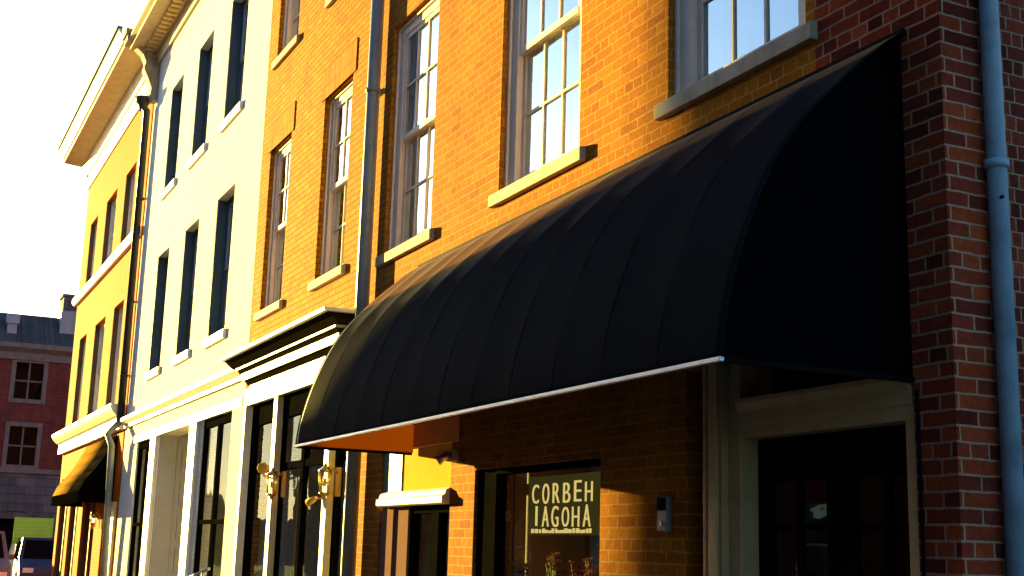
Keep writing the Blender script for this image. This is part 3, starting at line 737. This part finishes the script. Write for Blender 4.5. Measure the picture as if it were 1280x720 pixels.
mbp = MB().box(X5, X5+.08, -.75, -.38, 4.18, 8.3); mbp.build('corner_pilaster', M['darkstone'], B5)
co = MB(); pf = [(-.02, 8.28), (.10, 8.28), (.12, 8.55), (.28, 8.68), (.34, 8.72), (.34, 8.9), (-.02, 8.9)]
co.prism([(X5+a, b) for a, b in pf], -1.3, 10.1, axis='y').build('cornice', M['darkstone'], B5)
rf = MB(); rf.prism([(X5+.25, 8.9), (X5-1.6, 10.3), (X5-12, 10.4), (X5-12, 8.6)], -1.2, 10, axis='y').build('roof', M['slate'], B5)
MB().box(X5-1.9, X5-.6, 1.80, 2.5, 9.0, 10.45).build('chimney_base', M['pipe_grey'], B5)
MB().box(X5-1.8, X5-.75, 1.86, 2.42, 10.45, 11.05).box(X5-1.86, X5-.68, 1.80, 2.48, 11.05, 11.15).build('chimney', M['greystone'], B5)
MB().box(X5-.9, X5-.3, -.15, .2, 9.1, 9.7).box(X5-.95, X5-.25, -.2, .27, 9.7, 10.05).build('roof_vent', M['pipe_grey'], B5)
MB().box(X5-12, X5-11.7, -1.2, 10, 0, 8.9).box(X5-11.7, X5-.3, -1.2, -.9, 0, 8.9).box(X5-11.7, X5-.3, 9.7, 10, 0, 8.9).build('side_wall', M['brick_far'], B5)

# ================================================================== buildings over the street (out of frame; they shade and reflect)
def simple_block(name, x0, x1, y, h, depth, mat, label, nwin, floors, par=None):
    """block facing +y on plane y"""
    b = empty(name, ((x0+x1)/2, y, 0), label, 'building')
    wd = (x1-x0)/nwin; ops = []
    for i in range(nwin):
        for k in range(floors):
            cx = x0+wd*(i+.5); z = .6+k*3.3; hh = 2.3 if k == 0 else 1.8
            if z+hh < h-.4: ops.append((cx-.55, cx+.55, z, z+hh))
    mb = wall_mb(x0, x1, 0, h, ops, y=0, d=.25); mb.v = [(v[0], y-v[1], v[2]) for v in mb.v]; mb.build('wall', mat, b)
    for (a, c, z0, z1) in ops:
        f = MB().box(a, a+.08, y-.2, y-.1, z0, z1).box(c-.08, c, y-.2, y-.1, z0, z1).box(a+.08, c-.08, y-.2, y-.1, z1-.08, z1).box(a+.08, c-.08, y-.2, y-.1, z0, z0+.08).box(a+.08, c-.08, y-.2, y-.1, (z0+z1)/2-.03, (z0+z1)/2+.03)
        w = f.build('window', M['white'], b)
        MB().quad((a, y-.15, z0), (c, y-.15, z0), (c, y-.15, z1), (a, y-.15, z1)).build('pane', M['glass'], w)
        MB().box(a-.1, c+.1, y-.5, y-.45, z0-.1, z1+.1).build('room_backdrop', M['dark'], w)
    MB().box(x0, x0+.3, y-depth, y-.25, 0, h).box(x1-.3, x1, y-depth, y-.25, 0, h).box(x0+.3, x1-.3, y-depth, y-depth+.3, 0, h).build('side_wall', mat, b)
    MB().box(x0+.3, x1-.3, y-depth+.3, y-.25, h-.3, h-.02).build('roof', M['slate'], b)
    MB().box(x0-.1, x1+.1, y, y+.25, h-.35, h+.05).build('cornice', M['stone'], b)
    return b
XW = -6.27
xe = XW-14/math.tan(SUN_AZ)
bt = simple_block('brick_building', xe, xe+10.5, -14, 12.5, 12, M['brick_far'], 'out-of-frame tall brick block over the street that throws its shade on the corner front', 5, 4)
MB().box(xe-.70, xe, -24, -14.02, 0, 8.4).build('added_shade_wing', M['brick_far'], bt)  # unseen wing, added to keep sun off the awning front and pier
MB().box(xe-1.0, xe-.70, -22, -14.04, 0, 6.45).build('added_low_shade_wing', M['brick_far'], bt)  # lower unseen wing, added to shade the foot of the brick pier
simple_block('brick_building', xe+10.6, -20, -14, 10, 10, M['brick_far'], 'out-of-frame lower red brick row over the street reflected in the shop glass', 6, 3)
simple_block('brick_building', -19.9, 16, -14, 15, 10, M['brick_far'], 'out-of-frame tall red brick row over the street opposite the awning', 14, 4)

# ================================================================== lanterns
def lantern(loc, label, group, lit=None, globe=True):
    x, y, z = loc
    t = empty('wall_lantern', loc, label, 'lantern', group)
    b = MB(); b.box(x-.05, x+.05, y+.05, y+.08, z-.12, z+.16); b.tube([(x, y+.06, z+.10), (x, y-.02, z+.17), (x, y-.06, z+.14)], .012, 8)
    b.build('bracket', M['brass'], t)
    c = MB(); cx, cy = x, y-.07
    c.lathe([(.0, .20), (.015, .19), (.02, .165), (.07, .13), (.075, .115), (.06, .11)], (cx, cy, z), 8)
    c.lathe([(.0, -.15), (.02, -.145), (.022, -.12), (.05, -.105), (.055, -.09), (.045, -.085)], (cx, cy, z), 8)
    for k in range(6):
        a = math.pi/6+k*math.pi/3
        c.tube([(cx+.045*math.cos(a), cy+.045*math.sin(a), z-.09), (cx+.064*math.cos(a), cy+.064*math.sin(a), z+.115)], .006, 6)
    c.build('cage', M['brass'], t)
    g = MB(); g.lathe([(.040, -.088), (.058, .11)], (cx, cy, z), 6); g.build('glass', M['glass_dull'], t)
    bl = MB(); bl.lathe([(0, -.03), (.018, -.02), (.022, .01), (.012, .04), (0, .05)], (cx, cy, z), 10); bl.build('bulb', lit or M['gold'], t)
    return t
lantern((-13.93, -.02, 2.24), 'brass lantern on the left post of the black shop front, under a round globe', 'brass lanterns on the shop front posts')
lantern((-12.07, -.02, 2.20), 'brass lantern on the right post of the black shop front, nearest the awning', 'brass lanterns on the shop front posts')
gm = MB(); gm.lathe([(.015, -.06), (.04, -.05), (.062, -.015), (.065, .015), (.05, .045), (.02, .06), (.0, .065)], (-14.20, -.13, 2.44), 16)
gl_ = tag(gm.build('globe_lamp', M['yellow_panel']), 'small round cream globe lamp on the post above the left brass lantern', 'lamp')
MB().tube([(-14.20, -.13, 2.38), (-14.20, -.08, 2.34), (-14.22, -.03, 2.34)], .012, 8).build('arm', M['brass'], gl_)
sp_ = empty('spotlight', (-12.36, -.09, 2.06), 'small pale spotlight beside the right brass lantern', 'lamp')
MB().tube([(-12.26, -.04, 2.06), (-12.36, -.09, 2.06)], .012, 8).build('arm', M['brass'], sp_)
MB().tube([(-12.34, -.08, 2.07), (-12.38, -.10, 2.05), (-12.44, -.13, 2.02)], [.02, .03, .038], 12).build('head', M['yellow_panel'], sp_)
lampm = emis('lamp_glow', (1, .85, .6), 1.2)
lantern((-26.35, -.05, 1.96), 'lit lantern on the wall under the small awning of the ochre building', None, lit=lampm)

# security light under awning, intercom box
sl_ = empty('security_light', (-9.15, -.05, 2.3), 'small metal security light under the far end of the big awning', 'lamp')
MB().box(-9.17, -9.09, -.04, .015, 2.27, 2.36).build('mount', M['stone'], sl_, bevel=.005)
MB().tube([(-9.13, -.04, 2.32), (-9.16, -.09, 2.30), (-9.18, -.13, 2.27)], [.02, .03, .045], 12).build('head', M['steel'], sl_)
MB().tube([(-9.17, -.02, 2.32), (-9.26, -.07, 2.34)], [.02, .03], 10).build('sensor', M['steel'], sl_)
ib = empty('intercom_box', (-6.18, .015, 1.83), 'small grey intercom box on the dark brick pier left of the door', 'intercom')
MB().box(-6.22, -6.12, -.02, .015, 1.735, 1.93).build('housing', M['pipe_grey'], ib, bevel=.008)
MB().box(-6.21, -6.13, -.028, -.02, 1.85, 1.92).build('speaker_panel', M['dark'], ib)
MB().tube([(-6.17, -.02, 1.78), (-6.17, -.03, 1.78)], .012, 12).build('button', M['steel'], ib)
cb = MB().tube([(-4.17, -.01, 2.33), (-4.165, -.012, 1.7), (-4.17, -.01, .3)], .008, 8)
tag(cb.build('cable'), 'x', 'x') if False else tag(cb.build('cable', M['black']), 'thin black cable running down the brick corner pier beside the door frame', 'cable')

# ------------------------------------------------------------------ shop sign
SG = empty('shop_sign', (-8.13, .41, 1.73), 'olive shop window sign with two rows of pale glowing hand-drawn capitals', 'sign')
MB().box(-8.64, -7.60, .40, .41, 1.725, 2.15).build('board', emis('sign_board', (.30,.26,.05), .018), SG)
LETT = emis('sign_letters', (1, .70, .22), .13)
def text(s, x, y, z, size, mat, par, name='lettering', ext=.004, spacing=1.0, shear=0, bold=.0, sx=1):
    cu = bpy.data.curves.new(name, 'FONT'); cu.body = s; cu.size = size; cu.extrude = ext; cu.align_x = 'LEFT'; cu.space_character = spacing
    cu.shear = shear; cu.offset = bold
    tmp = bpy.data.objects.new('tmp', cu); COL.objects.link(tmp)
    bpy.context.view_layer.update()
    me = bpy.data.meshes.new_from_object(tmp.evaluated_get(bpy.context.evaluated_depsgraph_get()))
    COL.objects.unlink(tmp); bpy.data.objects.remove(tmp)
    xs = [v.co.x for v in me.vertices]; w = max(xs)-min(xs); k = sx/w if sx != 1 else 1
    off = wl(par)
    for v in me.vertices:
        a, b, c = v.co
        v.co = Vector((x+(a-min(xs))*k, y-c, z+b))-off
    me.materials.clear(); me.materials.append(mat)
    o = bpy.data.objects.new(name, me); COL.objects.link(o); o.parent = par; return o
rj = random.Random(9)
for word, xs_, zb, adv in (('CORBEH', -8.58, 1.955, .160), ('IAGOHA', -8.52, 1.785, .152)):
    xx_ = xs_
    for i_, ch in enumerate(word):
        wd_ = .022 if ch == 'I' else .098
        lt = text(ch, xx_+rj.uniform(-.004, .004), .395, zb+rj.uniform(-.006, .006), .215*rj.uniform(.93, 1.05), LETT, SG, name='letter', bold=-.002, sx=wd_)
        xx_ += adv-(.05 if ch == 'I' else 0)
dm = MB(); rr = random.Random(5)
x = -8.58
while x < -7.68:
    wdt = rr.uniform(.018, .04); hgt = rr.uniform(.018, .034)
    dm.box(x, x+wdt, .39, .399, 1.74, 1.74+hgt); x += wdt+rr.uniform(.014, .03)
dm.build('small_lettering', LETT, SG)

# ------------------------------------------------------------------ flowers in the display
def leafmat(n, c): return paint(n, c, .6, .3, 30)
FM = [leafmat('petal_yellow', (.65,.45,.05)), leafmat('petal_red', (.6,.06,.03)), leafmat('petal_orange', (.7,.2,.04)), leafmat('petal_pink', (.6,.25,.25))]
LM = leafmat('leaf_green', (.10,.12,.02))
def bouquet(x, y, z, h, mats, label, seed):
    rg = random.Random(seed)
    t = empty('potted_flowers', (x, y, z), label, 'flowers', 'flower pots in the display window')
    MB().lathe([(0, 0), (.05, 0), (.07, .12), (.075, .13), (.065, .13)], (x, y, z), 14).build('pot', M['stone'], t)
    lf = MB(); fl = [MB() for _ in mats]
    for k in range(26):
        a = rg.uniform(0, 6.28); r = rg.uniform(.0, .085); hh = h*rg.uniform(.55, 1)
        tip = Vector((x+r*math.cos(a), y+r*math.sin(a), z+.1+hh)); bs = Vector((x+r*.2*math.cos(a), y+r*.2*math.sin(a), z+.11))
        lf.tube([bs, (bs+tip)/2+Vector((rg.uniform(-.01,.01),)*3), tip], .002, 5)
        for q in range(4):
            p = bs.lerp(tip, rg.uniform(.3, .9)); d = Vector((rg.uniform(-1,1), rg.uniform(-1,1), rg.uniform(-.2,1))).normalized()*rg.uniform(.02, .045)
            s_ = d.cross(Vector((rg.random(), rg.random(), 1))).normalized()*.008
            lf.quad(p, p+d*.5+s_, p+d, p+d*.5-s_)
        f = fl[rg.randrange(len(mats))]
        for q in range(7):
            b_ = q*.9; d = Vector((math.cos(b_), math.sin(b_), rg.uniform(.2, 1.0))).normalized()*rg.uniform(.02, .036)
            s_ = d.cross(Vector((0,0,1))).normalized()*.012
            f.quad(tip, tip+d*.5+s_, tip+d, tip+d*.5-s_)
    lf.build('foliage', LM, t)
    for f, mm in zip(fl, mats): f.build('blossoms', mm, t)
bouquet(-8.40, .22, 1.22, .22, [FM[0], FM[3]], 'leftmost pot of yellow flowers in the display window', 1)
bouquet(-7.85, .20, 1.22, .28, [FM[0], FM[1], FM[2]], 'tall yellow and red flower bunch in the display window under the letters', 2)
bouquet(-7.62, .24, 1.2, .24, [FM[2], FM[1]], 'orange and red flower pot in the middle of the window display', 3)
bouquet(-7.36, .20, 1.2, .27, [FM[3], FM[0], FM[1]], 'pink and yellow flower pot right of the middle in the window display', 4)

# ------------------------------------------------------------------ vehicles at the far crossing
def car(loc, rz, col, label, h=1.75, L_=4.7, W_=1.85, van=False):
    t = empty('parked_car' if not van else 'parked_van', loc, label, 'car' if not van else 'van')
    pm = paint('car_paint', col, .45, .08, 4, spec=.3)
    hw = W_/2; bl = L_/2; belt = h*.56
    # side profile (x,z)
    if van: pr_ = [(-bl,.35),(-bl,belt),(-bl+.1,h),(bl-1.4,h),(bl-.75,belt+.1),(bl-.1,belt-.15),(bl,.6),(bl,.35)]
    else: pr_ = [(-bl,.35),(-bl,belt-.05),(-bl+.35,belt),(-bl+.75,h),(bl-2.1,h),(bl-1.35,belt),(bl-.15,belt-.15),(bl,.6),(bl,.35)]
    b = MB(); n_ = len(pr_)
    def wid(z): return hw*(1 if z <= belt else 1-.16*(z-belt)/(h-belt))
    for s_ in (-1, 1):
        b.quad(*[(loc[0]+p, loc[1]+s_*wid(q), loc[2]+q) for p, q in (pr_ if s_ < 0 else reversed(pr_))])
    for i in range(n_):
        (p, q), (p2, q2) = pr_[i], pr_[(i+1) % n_]
        b.quad(*[(loc[0]+a, loc[1]+w, loc[2]+c) for a, w, c in ((p, -wid(q), q), (p, wid(q), q), (p2, wid(q2), q2), (p2, -wid(q2), q2))])
    body = b.build('body', pm, t, bevel=.05)
    g = MB()
    for s_ in (-1, 1):
        a0, a1 = (-bl+.85, bl-2.0) if not van else (bl-2.4, bl-1.35)
        z0, z1 = belt+.06, h-.12
        for u0, u1 in ((a0, (a0+a1)/2-.05), ((a0+a1)/2+.05, a1)):
            g.quad(*[(loc[0]+x_, loc[1]+s_*(wid(z_)+.006), loc[2]+z_) for x_, z_ in ((u0, z0), (u1+.25, z0), (u1, z1), (u0, z1))])
    xr = -bl+ (.1 if van else .45)
    g.box(loc[0]-bl-.01 if van else loc[0]-bl+.40, loc[0]-bl+.1 if van else loc[0]-bl+.70, loc[1]-hw*.78, loc[1]+hw*.78, loc[2]+belt+.08, loc[2]+h-.15)
    x1 = bl-1.1 if van else bl-1.75
    g.quad((loc[0]+x1+.38, loc[1]-hw*.85, loc[2]+belt+.08), (loc[0]+x1+.38, loc[1]+hw*.85, loc[2]+belt+.08), (loc[0]+x1-.18, loc[1]+hw*.75, loc[2]+h-.08), (loc[0]+x1-.18, loc[1]-hw*.75, loc[2]+h-.08))
    g.build('windows', M['black'], t)
    for s_ in (-1, 1):
        for xx in (-bl+.85, bl-.85):
            w = MB().tube([(loc[0]+xx, loc[1]+s_*(hw-.2), loc[2]+.34), (loc[0]+xx, loc[1]+s_*(hw+.02), loc[2]+.34)], .34, 24).build('wheel', M['black'], t)
            MB().tube([(loc[0]+xx, loc[1]+s_*(hw+.0), loc[2]+.34), (loc[0]+xx, loc[1]+s_*(hw+.03), loc[2]+.34)], .2, 16).build('rim', M['steel'], w)
        MB().box(loc[0]+bl-.06, loc[0]+bl+.01, loc[1]+s_*hw*.55, loc[1]+s_*hw*.9, loc[2]+.65, loc[2]+.8).build('headlight', M['white'], t, bevel=.01)
        MB().box(loc[0]-bl-.01, loc[0]-bl+.05, loc[1]+s_*hw*.65, loc[1]+s_*hw*.9, loc[2]+.75, loc[2]+.95).build('tail_light', leafmat('tail_red', (.4,.02,.02)), t)
        MB().box(loc[0]+bl-1.75, loc[0]+bl-1.6, loc[1]+s_*(hw+.02), loc[1]+s_*(hw+.2), loc[2]+belt+.05, loc[2]+belt+.2).build('mirror', pm, t, bevel=.03)
    MB().box(loc[0]+bl-.02, loc[0]+bl+.05, loc[1]-hw*.95, loc[1]+hw*.95, loc[2]+.35, loc[2]+.52).box(loc[0]-bl-.05, loc[0]-bl+.02, loc[1]-hw*.95, loc[1]+hw*.95, loc[2]+.35, loc[2]+.52).build('bumper', M['pipe_dark'], t, bevel=.02)
    t.rotation_euler.z = rz
    return t
car((-40.5, -1.35, -.125), R(0), (.12,.12,.13), 'grey van at the far street crossing at the left edge', h=1.9, van=True)
car((-46.4, 1.3, -.125), R(0), (.02,.035,.07), 'dark blue van parked across the far street end below the green board', h=1.75, van=True)
# green notice board
gb = empty('notice_board', (-46.5, .85, 0), 'bright lime green notice board with pale lines of writing in front of the stone arch', 'sign')
MB().box(-46.53, -46.47, .30, 1.55, 1.40, 2.28).build('board', paint('lime', (.25,.85,.05), .6, .06, 3), gb)
MB().tube([(-46.56, .45, 0), (-46.56, .45, 2.2)], .03, 8).build('post', M['steel'], gb); MB().tube([(-46.56, 1.4, 0), (-46.56, 1.4, 2.2)], .03, 8).build('post', M['steel'], gb)
tl = MB(); rr = random.Random(11)
for k, z in enumerate((2.14, 2.0, 1.87, 1.74, 1.61, 1.5)):
    y = .38
    while y < 1.42:
        w_ = rr.uniform(.05, .16); tl.box(-46.468, -46.462, y, min(y+w_, 1.46), z, z+.05); y += w_+.04
tl.build('writing', paint('lime_pale', (.45,.72,.15), .6, .05, 3), gb)

# ------------------------------------------------------------------ bicycle tops and handrail near the white building
def bicycle(loc, label):
    x, y, z = loc
    t = empty('bicycle', loc, label, 'bicycle', 'bicycles in front of the white building')
    f = MB()
    A, Bb, Hd, St, Re, Fr = (x, y, .28), (x, y, .28), (x+.42, y, .92), (x-.18, y, .82), (x-.45, y, .34), (x+.58, y, .34)
    f.tube([A, Hd], .016, 8); f.tube([A, St], .016, 8); f.tube([St, (x+.40, y, .86)], .014, 8); f.tube([St, Re], .01, 8); f.tube([A, Re], .01, 8); f.tube([(x+.40, y, 1.0), Hd, Fr], .014, 8)
    f.build('frame', M['pipe_dark'], t)
    for c in (Re, Fr):
        w = MB(); w.tube([(c[0]+.33*math.cos(a*math.pi/16), y, c[2]+.33*math.sin(a*math.pi/16)) for a in range(33)], .018, 8, cap=False)
        for a in range(14):
            q = a*2*math.pi/14; w.tube([(c[0], y, c[2]), (c[0]+.33*math.cos(q), y, c[2]+.33*math.sin(q))], .0016, 4)
        w.build('wheel', M['pipe_dark'], t)
    MB().tube([(x+.30, y-.28, 1.08), (x+.42, y-.22, 1.12), (x+.40, y, 1.02), (x+.42, y+.22, 1.12), (x+.30, y+.28, 1.08)], .014, 8).build('handlebar', M['black'], t)
    MB().tube([(x-.34, y, .95), (x-.22, y, .965), (x-.05, y, .95)], [.07, .05, .02], 10).build('saddle', M['black'], t)
    MB().tube([(x-.02, y-.1, .28), (x, y-.04, .28), (x, y+.04, .28), (x+.02, y+.1, .28)], .01, 6).build('pedals', M['black'], t)
    return t
bicycle((-18.9, -.65, 0), 'dark bicycle before the panelled grey doors, its handlebar just in view, left of the pair')
bicycle((-16.9, -.65, 0), 'dark bicycle before the white pilaster, its handlebar just in view, right of the pair')
hr = empty('handrail', (-16.6, -.3, 0), 'thin dark metal handrail rising before the right dark window of the white building', 'handrail')
MB().tube([(-18.0, -.3, 1.0), (-15.7, -.3, 1.30)], .02, 8).build('rail', M['steel'], hr)
MB().tube([(-17.6, -.3, 0), (-17.6, -.3, 1.05)], .018, 8).build('post', M['steel'], hr)
MB().tube([(-16.0, -.3, 0), (-16.0, -.3, 1.26)], .018, 8).build('post', M['steel'], hr)
